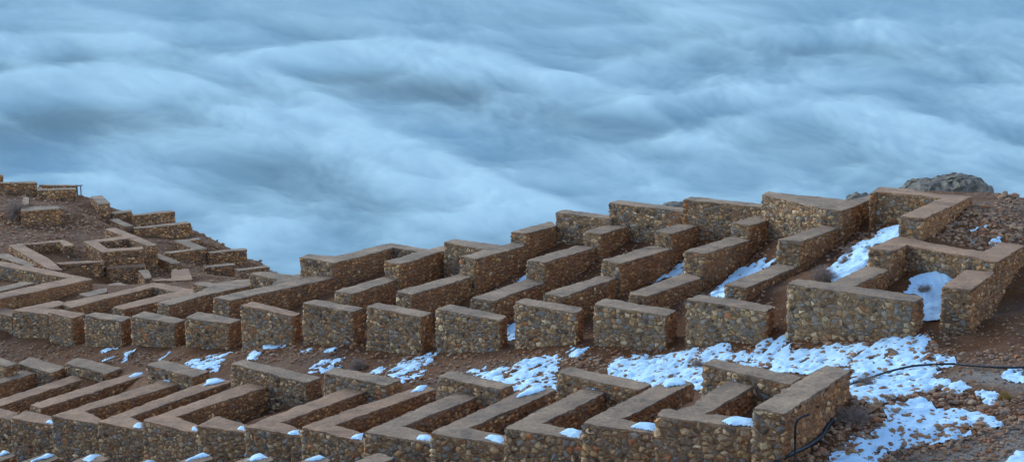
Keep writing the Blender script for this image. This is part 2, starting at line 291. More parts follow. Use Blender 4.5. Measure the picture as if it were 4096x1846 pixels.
def rockmat(name,cols,s=1.0):
    m,nt=mat(name);P=pos(nt);oi=nt.nodes.new('ShaderNodeObjectInfo')
    a=noi(nt,P,2.2*s,5,.65);b=noi(nt,P,16*s,6,.75)
    v=nt.nodes.new('ShaderNodeTexVoronoi');v.inputs['Scale'].default_value=3.2*s;nt.links.new(P,v.inputs['Vector'])
    sep=nt.nodes.new('ShaderNodeSeparateColor');nt.links.new(v.outputs['Color'],sep.inputs[0])
    k=mth(nt,'FRACT',mth(nt,'ADD',oi.outputs['Random'],mth(nt,'MULTIPLY',sep.outputs[0],.9)))
    r=ramp(nt,cols);nt.links.new(k,r.inputs[0])
    br=mth(nt,'MULTIPLY_ADD',b,1.1,mth(nt,'MULTIPLY_ADD',a,.5,.2))
    cc=nt.nodes.new('ShaderNodeCombineColor');[nt.links.new(br,cc.inputs[i]) for i in range(3)]
    bsdf(nt,mix(nt,1.0,r.outputs[0],cc.outputs[0],'MULTIPLY'),.9,.2,b,.03);m.displacement_method='BUMP';return m
M_ROCK=rockmat('loose_rock',[(0,(.22,.14,.10)),(.2,(.44,.23,.11)),(.4,(.25,.165,.115)),(.6,(.40,.15,.06)),(.8,(.52,.31,.17)),(1,(.19,.14,.11))],1.6)
M_CRAG=rockmat('crag_rock',[(0,(.15,.12,.085)),(.5,(.21,.16,.11)),(1,(.13,.11,.085))],.9)
def snowmat():
    m,nt=mat('old_snow');P=pos(nt)
    a=noi(nt,P,7,5,.65);b=noi(nt,P,.8,3,.5)
    r=ramp(nt,[(.25,(.46,.64,.74)),(.5,(.60,.78,.86)),(.8,(.68,.84,.92))]);nt.links.new(mth(nt,'MULTIPLY_ADD',b,.5,mth(nt,'MULTIPLY',a,.5)),r.inputs[0])
    bs=bsdf(nt,r.outputs[0],.65,.25,a,.05);bs.inputs['Subsurface Weight'].default_value=.25;bs.inputs['Subsurface Radius'].default_value=(.05,.07,.1);bs.inputs['Subsurface Scale'].default_value=.5
    m.displacement_method='BUMP';return m
M_SNOW=snowmat()
def plain(name,c,rough=.6,spec=.3):
    m,nt=mat(name);P=pos(nt);n=noi(nt,P,25,4,.6)
    bsdf(nt,mix(nt,n,[x*.7 for x in c],[x*1.3 for x in c]),rough,spec);return m
M_HOSE=plain('black_rubber',(.012,.012,.014),.45,.4)
M_TWIG=plain('dry_twigs',(.34,.24,.18),.9,.1)
M_GRASS=plain('dry_grass',(.42,.25,.08),.9,.1)
M_RUST=plain('weathered_sheet',(.10,.095,.08),.8,.2)
# ---------------------------------------------------------------- tagging
def tag(o,label=None,cat=None,group=None,kind=None):
    if label:o['label']=label
    if cat:o['category']=cat
    if group:o['group']=group
    if kind:o['kind']=kind
    return o
def empty(name,loc):
    o=bpy.data.objects.new(name,None);o.location=loc;o.empty_display_size=.3;COL.objects.link(o);return o
def meshobj(name,verts,faces,mats,parent=None,origin=(0,0,0),mi=None,smooth=False):
    me=bpy.data.meshes.new(name);ox,oy,oz=origin
    me.from_pydata([(v[0]-ox,v[1]-oy,v[2]-oz) for v in verts],[],faces)
    for m in (mats if isinstance(mats,(list,tuple)) else [mats]): me.materials.append(m)
    if mi is not None: me.polygons.foreach_set('material_index',mi)
    if smooth: me.polygons.foreach_set('use_smooth',[True]*len(me.polygons))
    me.update();o=bpy.data.objects.new(name,me);COL.objects.link(o)
    if parent: o.parent=parent
    else: o.location=origin
    return o
def nz(x,y,z=0,s=1.0): return noise.noise(Vector((x*s,y*s,z*s)))
# ---------------------------------------------------------------- terrain
CTRL=[]
for e in W:
    for (tp,by) in e['bases']:
        p=on_z(tp[0],tp[1],e['h']);CTRL.append((p[0],p[1],z_at(p,by)))
    if e['fam']=='low':   # ground in front of / between the bottom row, partly below the frame
        p=on_z(*e['pts'][0],e['h']);CTRL.append((p[0]-.3,p[1]-.5,e['h']-1.5))
def cz(px,py,z): CTRL.append(on_z(px,py,z))
def cd(px,d,z): 
    CTRL.append((( px-CX)/F*d,d*1.01+.0,z))
def cp(px,py,d): CTRL.append(at_d(px,py,d))
for a in ((4090,1846,-8.5),(3600,1846,-8.75),(3350,1846,-8.7),(4090,1550,-8.2),(3800,1600,-8.45),(3900,1400,-8.35),(4090,1250,-8.0),(3500,1500,-8.75),(3620,1380,-8.88)): cz(*a)
for a in ((2350,57.5,-9.7),(2600,56,-9.3),(2900,54,-8.8),(3200,51.6,-8.1),(1900,58.5,-10.5),(1500,65,-12.4),(1250,67,-13.1),(1150,76,-15.4),(3700,49,-7.0),(250,70.5,-14.4),(380,70.5,-14.45),(500,70.5,-14.5),(560,73,-14.8),(320,73,-14.75)): cd(*a)
# hollows between the legs of the bottom row, enclosed by the walls
for s,z0 in (('m 1700,700',-8.9),('m 1150,760',-9.4),('m 560,790',-9.9),('m 20,830',-10.5),('l 1450,800',-10.9),('l 900,800',-11.3),('l 450,800',-11.6),('k 1900,840',-12.0),('k 1450,740',-12.8),('k 1100,700',-13.2),('k 700,700',-13.9),('k 300,620',-14.2)):
    q=V(s)[0];cz(q[0],q[1],z0)
for a in ((-12,12,-8.2),(0,8,-5.6),(0,0,-3.2),(12,12,-6.0),(16,24,-7.6),(-25,30,-13.5),(16,36,-7.7),(22,45,-7.2),(-14,28,-13.2)): CTRL.append(a)
HILLSKY=[(-60,735,98),(150,762,97.5),(327,769.5,97),(384,779.5,96),(425,815,95),(443,829,95),(495,840.6,95),(600,868,94.5),(690,888,94),(764.6,906.4,92.5),(791.6,913.5,92),(834,937.6,91),(871,953,90),(892.5,970,89.5),(913.8,994.5,89),(960,1018,88),(987.7,1033,87),(1033,1038.5,86.5),(1050,1052.8,86),(1078.7,1070,85),(1104,1090,84)]
for a in HILLSKY: cp(*a)
for a in ((3907,775,49.5),(4010,776,50),(4096,793,50),(4300,810,50)): cp(*a)
# bare hillside between the left walls
for s,d in (('a 1100,600',88.5),('a 700,900',82),('a 150,950',82),('a 1150,420',94),('a 100,500',90),('b 1150,760',87.5),('b 1000,700',88),('c 1100,250',74.5),('d 450,350',74),('d 1000,330',76),('d 1000,445',70),('c 50,60',80)):
    q=V(s)[0];cp(q[0],q[1],d)
C_=np.array(CTRL);XY=C_[:,:2];ZZ=C_[:,2]
def phi(r): return r   # conical radial basis: fits local steps without overshoot
n_=len(C_);D_=np.sqrt(((XY[:,None]-XY[None])**2).sum(-1))
A_=np.zeros((n_+3,n_+3));A_[:n_,:n_]=phi(D_)+np.eye(n_)*-0.04;A_[:n_,n_:n_+2]=XY;A_[:n_,n_+2]=1;A_[n_:,:n_]=A_[:n_,n_:].T
w_=np.linalg.solve(A_,np.concatenate([ZZ,[0,0,0]]))
def rbf(x,y):
    x=np.asarray(x,float);y=np.asarray(y,float);sh=x.shape;x=x.ravel();y=y.ravel()
    r=np.sqrt((x[:,None]-XY[None,:,0])**2+(y[:,None]-XY[None,:,1])**2)
    return (r@w_[:n_]+w_[n_]*x+w_[n_+1]*y+w_[n_+2]).reshape(sh)
SKY=[(-900,99)]+[(a[0],a[2]) for a in HILLSKY]+[(1160,76),(1200,67),(1300,65),(1560,65.5),(1715,62),(1819,59),(2000,59),(2260,59),(2440,58),(2600,57),(2765,55.5),(3045,53.5),(3200,52.5),(3390,51.5),(3500,52),(3907,50.5),(4300,51),(5200,52)]
SA=np.array([math.atan((a[0]-CX)/F/.985) for a in SKY]);SD=np.array([a[1]*.985+.15 for a in SKY])
def tz(x,y):
    z=rbf(x,y)
    a=np.arctan2(x,np.maximum(y,1));ys=np.interp(a,SA,SD)
    b=np.maximum(0,y-ys)
    return z-b*.75-np.minimum(b*b*.02,b*1.0)
# coarse grid cache
gx=np.arange(-60,46.01,.5);gy=np.arange(-4,130.01,.5)
GX,GY=np.meshgrid(gx,gy,indexing='ij');TG=tz(GX,GY)
def tb(x,y):
    fx=min(max((x+60)/.5,0),len(gx)-1.001);fy=min(max((y+4)/.5,0),len(gy)-1.001)
    i=int(fx);j=int(fy);u=fx-i;v=fy-j
    return (TG[i,j]*(1-u)+TG[i+1,j]*u)*(1-v)+(TG[i,j+1]*(1-u)+TG[i+1,j+1]*u)*v
def th(x,y):
    return float(tb(x,y))+.06*nz(x,y,3,.45)+.06*nz(x,y,7,1.3)+.045*nz(x,y,1,3.1)+.03*nz(x,y,5,7.5)
def ground(px,py,lift=0):
    r=ray(px,py);t=15.0
    while t<140:
        x,y,z=r[0]*t,r[1]*t,r[2]*t
        if z<tb(x,y)+lift: break
        t+=.15
    lo,hi=t-.15,t
    for _ in range(8):
        m=(lo+hi)/2
        if r[2]*m<tb(r[0]*m,r[1]*m)+lift: hi=m
        else: lo=m
    return (r[0]*hi,r[1]*hi)
GRAV=[V('n 1380,520 1600,440 2200,440 2300,700 2050,690 1950,620 1700,575'),V('n 980,1130 1300,1040 1500,1010 1650,960 1800,880 2000,830 2300,760 2300,1300 900,1300')]
def inpoly(x,y,P):
    c=False;j=len(P)-1
    for i in range(len(P)):
        if (P[i][1]>y)!=(P[j][1]>y) and x<(P[j][0]-P[i][0])*(y-P[i][1])/(P[j][1]-P[i][1])+P[i][0]: c=not c
        j=i
    return c
def edist(x,y,P):
    b=1e9
    for i in range(len(P)):
        ax,ay=P[i-1];bx,by=P[i][0],P[i][1];dx,dy=bx-ax,by-ay
        t=max(0,min(1,((x-ax)*dx+(y-ay)*dy)/(dx*dx+dy*dy+1e-9)))
        b=min(b,math.hypot(x-ax-t*dx,y-ay-t*dy))
    return b
GP=[[ground(*q) for q in g] for g in GRAV]
def terrain():
    xs=list(np.arange(-60,-36,1.2))+list(np.arange(-36,24,.24))+list(np.arange(24,46,1.0))
    ys=list(np.arange(-4,16,.8))+list(np.arange(16,60,.2))+list(np.arange(60,104,.27))+list(np.arange(104,130,1.5))
    vs=[];nx=len(xs);ny=len(ys);gr=[]
    for x in xs:
        for y in ys:
            x=float(x);y=float(y)
            vs.append((x,y,th(x,y)));g=0
            if x>2 and y<45:
                for P in GP:
                    if inpoly(x,y,P): g=max(g,min(1,edist(x,y,P)/.5))
            g=max(g,.5*max(0,nz(x,y,9,.5))*(1 if y<50 else .35))
            gr.append(g)
    fs=[(i*ny+j,(i+1)*ny+j,(i+1)*ny+j+1,i*ny+j+1) for i in range(nx-1) for j in range(ny-1)]
    o=meshobj('hillside_ground',vs,fs,M_SOIL,smooth=True)
    a=o.data.attributes.new('gravel','FLOAT','POINT');a.data.foreach_set('value',gr)
    tag(o,'reddish brown stony hillside under the walls','hillside',kind='structure')
    # the mountain flank goes on down under the clouds
    vs=[];fs=[]
    ring=[(float(x),-4.0) for x in np.arange(-60,46,6)]+[(45.0,float(y)) for y in np.arange(-4,130,6)]+[(float(x),129.5) for x in np.arange(45,-60,-6)]+[(-60.0,float(y)) for y in np.arange(129,-4,-6)]
    K=[0,6,25,90,260,600];cx_,cy_=-5,60
    for k in K:
        for (x,y) in ring:
            d=math.hypot(x-cx_,y-cy_);ux,uy=(x-cx_)/d,(y-cy_)/d
            b=tb(x,y)-.15
            X=x+ux*k;Y=y+uy*k
            vs.append((X,Y,b-k*.8+(k*.12*nz(X,Y,0,.02) if k else 0)))
    n=len(ring)
    for r in range(len(K)-1):
        for i in range(n): fs.append((r*n+i,r*n+(i+1)%n,(r+1)*n+(i+1)%n,(r+1)*n+i))
    o=meshobj('mountain_flank',vs,fs,M_SOIL,smooth=True)
    tag(o,'steep mountain flank dropping away below the walls','mountainside',kind='structure')
terrain()
# ---------------------------------------------------------------- walls
def area(P): return sum(P[i-1][0]*P[i][1]-P[i][0]*P[i-1][1] for i in range(len(P)))/2
def build_wall(e,root,partname,capname,ox):
    P=[on_z(a,b,e['h'])[:2] for a,b in e['pts']];h=e['h']
    if e['key'] in EXT:
        ux,uy=P[1][0]-P[0][0],P[1][1]-P[0][1];L=math.hypot(ux,uy)
        for q in (1,2): P[q]=(P[q][0]+ux/L*.12,P[q][1]+uy/L*.12)
    if area(P)<0: P=P[::-1]
    d=sum(p[1] for p in P)/len(P);s=max(.04,d*.00115)
    zb=[z_at(on_z(t[0],t[1],h),y) for t,y in e['bases']]
    low=min([h-.7]+[tb(p[0],p[1]) for p in P]+zb)-.35
    low=max(low,h-2.6)
    seed=sum(map(ord,e['key']))*1.7
    ring=[];seg=[];n=len(P)
    for i in range(n):
        a=P[i];b=P[(i+1)%n];L=math.hypot(b[0]-a[0],b[1]-a[1]);k=max(1,int(round(L/s)))
        nx_,ny_=(b[1]-a[1])/L,-(b[0]-a[0])/L
        for j in range(k):
            t=j/k;x=a[0]+(b[0]-a[0])*t;y=a[1]+(b[1]-a[1])*t
            m=min(t*L,(1-t)*L)
            ring.append((x,y,nx_,ny_,m,i));seg.append((nx_,ny_))
    m=len(ring);rows=max(3,int((h-low)/s));vs=[];fs=[];mi=[]
    for r in range(rows+1):
        z=h-.015-(h-.015-low)*r/rows
        for (x,y,nx_,ny_,mm,i) in ring:
            o=.014*nz(x,y,seed,.8)+.022*nz(x,z,seed+y,2.1)+.014*nz(x,z,seed+y,6.0)
            if mm<.06: o-=.014*(1-mm/.06)
            vs.append((x+nx_*o,y+ny_*o,z+((.02*nz(x,y,seed,3.0)+.014*nz(x,y,4,.7)) if r==0 else 0)))
    hill=e['fam']=='hill'
    for r in range(rows):
        for c in range(m):
            c2=(c+1)%m;fs.append((r*m+c,(r+1)*m+c,(r+1)*m+c2,r*m+c2))
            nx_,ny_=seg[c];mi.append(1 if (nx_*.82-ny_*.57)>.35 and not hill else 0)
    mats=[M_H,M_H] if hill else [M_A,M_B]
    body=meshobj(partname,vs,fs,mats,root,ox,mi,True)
    # mortar cap
    cs=s*1.6;pts=[];bd=[]
    for (x,y,nx_,ny_,mm,i) in ring[::1]:
        o=.014+.03*nz(x,y,seed+9,4.5)+.022*nz(x,y,seed+3,11)
        if mm<.08: o-=.025*(1-mm/.08)
        pts.append(Vector((x+nx_*o,y+ny_*o)));
    nb=len(pts);edges=[(i,(i+1)%nb) for i in range(nb)]
    x0=min(p[0] for p in P);x1=max(p[0] for p in P);y0=min(p[1] for p in P);y1=max(p[1] for p in P)
    x=x0
    while x<x1:
        y=y0
        while y<y1:
            q=(x+random.uniform(-.3,.3)*cs,y+random.uniform(-.3,.3)*cs)
            if inpoly(q[0],q[1],P) and edist(q[0],q[1],P)>cs*.5: pts.append(Vector(q))
            y+=cs
        x+=cs
    ov,oe,of,_,_,_=delaunay_2d_cdt(pts,edges,[list(range(nb))],1,1e-5)
    vs=[];bset={}
    for v in ov:
        de=edist(v[0],v[1],P);vs.append((v[0],v[1],h+.012+.006*min(1,de/.12)+.022*nz(v[0],v[1],seed,1.6)+.014*nz(v[0],v[1],seed,6.0)+.014*nz(v[0],v[1],4,.7)))
    fs=[tuple(f) for f in of];cnt={}
    for f in fs:
        for i in range(len(f)):
            a,b=f[i],f[(i+1)%len(f)];cnt.setdefault((min(a,b),max(a,b)),[]).append((a,b))
    low_={}
    for k,v in list(cnt.items()):
        if len(v)==1:
            a,b=v[0]
            for q in (a,b):
                if q not in low_:
                    low_[q]=len(vs);vs.append((vs[q][0],vs[q][1],h-.045+.012*nz(vs[q][0],vs[q][1],seed,8)))
            fs.append((b,a,low_[a],low_[b]))
    cm=C_P if e['key'] in PINK else C_G
    cap=meshobj(capname,vs,fs,cm,body,ox,None,False)
    return body
PINK={'V1','P0','P1','P2','L1','Z9','Z10','Z11','Z12','Z13','Z15','Z7','Z8','H1','H2','H6','H3a','H3b','L2','K4','Z14','Z16','U','T','R1'}
WD={e['key']:e for e in W}
DONE=set();EXT={'Z%d'%i for i in range(2,14)}
def thing(name,keys,label,cat,group=None):
    e0=WD[keys[0]];c=[on_z(a,b,e0['h']) for a,b in e0['pts']]
    x=sum(p[0] for p in c)/len(c);y=sum(p[1] for p in c)/len(c);o=(x,y,th(x,y))
    root=empty(name,o);tag(root,label,cat,group)
    for k in keys:
        DONE.add(k);build_wall(WD[k],root,'wall_section' if len(keys)>1 else 'masonry','mortar_cap',o)
    return root
ORD=['first','second','third','fourth','fifth','sixth','seventh','eighth','ninth','tenth','eleventh','twelfth','thirteenth']
G1='short cobble blocks along the front of the middle terrace'
for i in range(10):
    thing('cobble_block',['K%d'%(i+1)],'%s from the left of the ten free-standing cobble blocks in the middle row'%ORD[i],'stone block',G1)
thing('cobble_wall',['P0'],'low cobble wall cut by the left edge of the photo, middle row','stone wall')
thing('cobble_wall',['P1'],'cobble wall with pinkish cap and a leg running back, left end of middle row','stone wall')
thing('cobble_wall',['P2'],'cobble wall end joined to the leftmost wall of the middle row, dark side opening','stone wall')
thing('cobble_wall',['K11'],'widest cobble wall of the middle row with a leg running back, beside the snowy court','stone wall')
thing('stepped_wall',['T','R1'],'Z-shaped stone wall enclosing the snow-filled court at the right of the terrace','stone wall')
thing('cobble_wall',['U'],'highest L-shaped cobble wall at the right, in front of the rocky crag','stone wall')
G2='stepped walls climbing the middle terrace'
CH=[(['L10','M10','O10'],'stepped wall of three levels ending in the ridge beside the crag'),
 (['L9','M9','O9'],'stepped wall with snow lying along both of its sides, second stepped wall from the right'),
 (['L8','M8','O8'],'stepped wall third from the right, its top level touching the ridge wall'),
 (['L7','M7','O7'],'stepped wall fourth from the right, behind the eighth block of the middle row'),
 (['L6','M6','O6'],'stepped wall with a skyline stub in its middle level, fifth from the right'),
 (['L5','M5'],'two-level stepped wall joining the back of the sixth skyline bend'),
 (['L4','O4'],'leftmost high stepped wall, its skyline top bent like a hook'),
 (['L3','R3'],'long low wall with a small raised stub beside the clouds, left of the high walls')]
for k,l in CH: thing('stepped_wall',k,l,'stone wall',G2)
G3='ridge walls on the skyline'
thing('ridge_wall',['R9'],'cobble wall on the skyline, rightmost of the three plain ridge walls','stone wall',G3)
thing('ridge_wall',['R8'],'cobble wall on the skyline between the other two plain ridge walls','stone wall',G3)
thing('ridge_wall',['R7'],'cobble wall on the skyline, leftmost of the three plain ridge walls','stone wall',G3)
thing('cobble_wall',['L2'],'low narrow wall top just behind the third block of the middle row','stone wall')
thing('cobble_wall',['L1'],'long cobble wall with a bent pinkish top behind the first two blocks','stone wall')
thing('wall_stub',['S1'],'small wall stub behind the long bent wall, in the dip before the left hill','stone wall')
thing('wall_stub',['S2'],'low pale wall top in the dip right of the big V wall','stone wall')
thing('cobble_wall',['V1'],'big V-shaped wall with reddish cap pointing right at the left edge','stone wall')
thing('wall_stub',['Q1'],'grey capped strip of wall inside the big V wall','stone wall')
G4='dry stone walls on the left hill'
HL=[(['H8'],'low grey-capped wall sliding down beside the big V wall'),(['H1'],'U-shaped wall with a long diagonal arm at the lower left of the hill'),
(['H3a','H3b'],'two-level retaining wall below the enclosure in the lower middle of the hill'),(['H2'],'square enclosure wall with a long diagonal back arm on the hill'),
(['H4'],'short wall end pointing down beside the retaining wall'),(['H5'],'isolated diagonal wall right of the square enclosure'),
(['H6'],'low wall with a wide sloping pinkish slab above it'),(['H7'],'lone block wall low on the right of the hill'),(['H7b'],'lowest small wall of the hill beside the skyline slope'),
(['H9a','H9b'],'zigzag two-level wall on the right shoulder of the hill'),(['H11'],'short diagonal wall joining the upper skyline walls'),
(['H10'],'straight wall just below the topmost right skyline wall of the hill'),(['H12','H12b'],'stepped wall on the hill skyline beside the steep diagonal block'),
(['H13'],'steep pale-capped block wall at the bend of the hill skyline'),(['H14'],'isolated trapezoid block wall on bare soil, upper left of the hill'),
(['H15'],'narrow pale wall arm behind the isolated trapezoid block'),(['H16'],'long wall on the top left skyline of the hill'),(['H17'],'wall running down from the top left skyline wall toward the small shelter'),
(['H18'],'low dark wall behind the top left skyline walls, ending at the lean-to'),(['H19'],'tall wall end cut by the left edge on the hill top')]
for k,l in HL: thing('hill_wall',k,l,'stone wall',G4)
G5='bent walls of the bottom row'
thing('cobble_wall',['Z1'],'big straight wall at the lower right with the black hose behind it','stone wall')
BL=[('Z2','first bent wall left of the big straight wall, large snow patch on its front'),('Z3','second bent wall from the right of the bottom row'),('Z4','third bent wall from the right of the bottom row'),
('Z5','fourth bent wall from the right of the bottom row'),('Z6','fifth bent wall from the right, with small dark holes in its cap'),('Z7','sixth bent wall from the right of the bottom row'),
('Z8','seventh bent wall from the right, open pit on its left'),('Z9','short front piece between two bent walls of the bottom row, no leg'),('Z10','ninth bent wall from the right, broad leg beside the open pit'),
('Z11','tenth bent wall from the right of the bottom row'),('Z12','eleventh bent wall from the right of the bottom row'),('Z13','short capped front piece near the left end of the bottom row'),
('Z14','straight leg wall with a snow streak at its far end, bottom row left'),('Z15','stub of front wall at the left edge of the bottom row'),('Z16','straight leg wall at the left edge of the bottom row'),('Z17','shorter leg wall ending beside the second rear block from the left')]
for k,l in BL: thing('bent_wall',[k],l,'stone wall',G5)
G6='rear blocks of the bottom row'
for i in range(9):
    thing('cobble_block',['X%d'%(9-i)],'%s from the left of the nine rear blocks behind the bottom row'%ORD[i],'stone block',G6)
G7='wall ends at the bottom edge'
for i in range(9):
    thing('wall_end',['G%d'%i],'%s from the left of the wall ends poking in at the bottom edge'%ORD[i],'stone wall',G7)
# ---------------------------------------------------------------- snow
def snow_sheet(name,polys,label,cat,cover,kind=None,group=None,step=.05,amp=.045,flat=None,edge=.25):
    vs=[];fs=[]
    for P in polys:
        x0=min(p[0] for p in P)-.05;x1=max(p[0] for p in P)+.05;y0=min(p[1] for p in P)-.05;y1=max(p[1] for p in P)+.05
        nx=int((x1-x0)/step)+2;ny=int((y1-y0)/step)+2;idx={};val={}
        for i in range(nx):
            for j in range(ny):
                x=x0+i*step;y=y0+j*step
                wx=x+.10*nz(x,y,4,2.2);wy=y+.10*nz(x,y,14,2.2)
                ins=inpoly(wx,wy,P);de=edist(wx,wy,P)
                if not ins and de>step*2: continue
                sd=de if ins else -de
                if flat is None:
                    uu=.53*x+.85*y;vv=.85*x-.53*y;f=min(.6,sd/edge)+cover-.80+.7*nz(x,y,2,1.1)+1.3*nz(uu*.55,vv*1.7,6,2.4)+1.1*nz(uu*.6,vv*1.3,8,6.0)+.5*nz(x,y,3,13)
                    s=max(-1,min(1,f))*amp
                    z=th(x,y)+s
                    if s<-.012: continue
                else:
                    s=.045*max(0,min(1,sd/.12))**.5+.006*nz(x,y,2,4)-.012
                    if sd<-.02: continue
                    z=flat+.028+s
                idx[(i,j)]=len(vs);vs.append((x,y,z))
        for (i,j) in list(idx):
            q=[(i,j),(i+1,j),(i+1,j+1),(i,j+1)]
            if all(k in idx for k in q): fs.append(tuple(idx[k] for k in q))
    if not fs: return None
    if kind is None:
        par=list(range(len(vs)))
        def fd(a):
            while par[a]!=a: par[a]=par[par[a]];a=par[a]
            return a
        for f in fs:
            for q in f[1:]: par[fd(q)]=fd(f[0])
        cn={}
        for f in fs: cn[fd(f[0])]=cn.get(fd(f[0]),0)+1
        bst=max(cn,key=cn.get);fs=[f for f in fs if fd(f[0])==bst]
        used=sorted({q for f in fs for q in f});mp={q:i for i,q in enumerate(used)};vs=[vs[q] for q in used];fs=[tuple(mp[q] for q in f) for f in fs]
    cx_=sum(v[0] for v in vs)/len(vs);cy_=sum(v[1] for v in vs)/len(vs);cz_=min(v[2] for v in vs)
    o=meshobj(name,vs,fs,M_SNOW,None,(cx_,cy_,cz_),None,True)
    return tag(o,label,cat,group,kind)
def gp(s): return [ground(*q,.03) for q in V(s)]
SLOPE=[('n 0,300 120,240 220,200 285,200 300,315 420,300 570,255 900,240 1020,275 1060,200 1390,180 1380,330 1500,330 1600,385 1440,470 1380,520 1560,530 1700,575 1600,640 1450,600 1250,650 1100,690 970,705 780,660 700,500 m 1800,450 1560,620 1400,560 1100,600 1000,540 850,480 870,400 1050,310 1250,345 1400,300 1700,270',1.18),
 ('m 0,430 260,375 380,330 470,345 430,420 440,600 340,610 100,660 -100,560 l 1670,440 1800,420',.85),
 ('m 480,330 560,270 m 700,280 860,270 800,330 700,380 630,380',.2),
 ('l 1050,460 1200,350 1440,300 1410,400 1300,520 1200,570 1100,510 930,460 1000,400',.6),
 ('l 420,475 520,390 700,350 705,410 640,450 520,480',.75),
 ('k 1430,400 1600,330 1780,310 1720,380 1660,460 1530,440',.85),
 ('n 1040,750 1200,690 1330,680 1450,750 1600,730 1700,760 1900,800 1930,860 1850,870 1700,880 1600,900 1690,930 1600,965 1450,1000 1300,960 1280,1030 1100,1050 980,1120 850,1220 560,1220 700,1110 760,1060 800,960 1000,930 1050,870 1100,820',1.4)]
for i,(s,c) in enumerate(SLOPE):
    P=gp(s)
    lab=['broken snow cover with stones poking through between the two rows on the right','broken snow below the ninth block of the middle row','thin snow under the ninth block','streaky thin snow below the seventh block','small streaked snow below the fifth block','streaked snow below the third block','broken snow running down to the bottom edge at the right'][i]
    snow_sheet('snow_cover',[P],lab,'snow',c,'stuff',None,.055)
GAP=[('i 795,575 795,690 470,815 460,1005 370,1050 170,1161 60,1155 10,1080 120,970 250,850 400,750 480,740 600,620','long snow patch between the highest wall and the Z-shaped wall',1.3),
('j 1580,200 1720,165 2080,160 1910,265 1890,580 1860,612 1712,625 1700,420 1650,380 1490,350 1560,310 1590,250','smooth snow filling the court inside the Z-shaped wall',2.6),
('p 1615,930 1700,840 1850,730 2128,590 q 222,630 215,778 100,835 p 1745,870 1745,945','long snow patch along the first stepped wall from the right',1.1),
('p 1095,870 1230,790 1422,640 1425,755 1230,812 1130,868','narrow snow patch beside the second stepped wall from the right',1.1),
('f 1290,1100 1340,1030 1435,975 1435,1055','small snow patch against the fourth stepped wall from the right',1.5),
('l 2003,95 2060,90 2060,220 2008,220','snow sliver between the seventh and eighth blocks',1.8),
('i 1500,775 1530,740 1700,708 1600,750 1580,790','small snow patch on the bare slope right of the highest wall',1.0),
('i 1665,868 1760,790 1715,745 1800,700 1870,715 1860,765 1790,800 1700,868','curled snow patch behind the far corner of the Z-shaped wall',1.0),
('i 1560,640 1640,610 1690,590 1690,622','tiny snow streak highest on the right slope',1.2),
('n 1740,600 1850,610 1945,640 1900,710 1840,670','snow tongue beside the yellow grass tuft',1.2),
('n 1985,432 2090,438 2130,545 1985,520','snow patch at the right edge under the hose',1.5),
('n 2010,1130 2050,1100 2140,1080 2140,1200 1990,1180','snow patch in the bottom right corner',1.2),
('k 780,288 900,276 870,292 800,315','thin snow streak below the first block',1.0),
('k 935,385 965,310 1035,283 990,330 955,378','thin upright snow streak below the second block',1.0),
('k 1935,325 2005,315 1975,380 1925,375','small snow patch left of the fifth rear block top',1.3),
('l 100,282 130,252 270,248 220,270 150,285','snow streak at the foot of the fourth block',1.3),
('l 400,322 450,282 475,285 430,325','small snow spot below the fifth block',1.3),
('l 585,308 640,283 660,292 640,308','short snow dash below the fifth block, nearer the sixth',1.3),
('k 1080,415 1200,365 1330,300 1350,305 1220,375','long thin snow streak above the third rear block',.6),
('k 730,385 790,350 880,330 800,375','thin snow streak above the second rear block',.6)]
for s,l,c in GAP: snow_sheet('snow_patch',[gp(s)],l,'snow patch',c,None,'snow patches between the walls',.045,.055,None,.2)
def on_wall(k,s): return [on_z(a,b,WD[k]['h'])[:2] for a,b in V(s)]
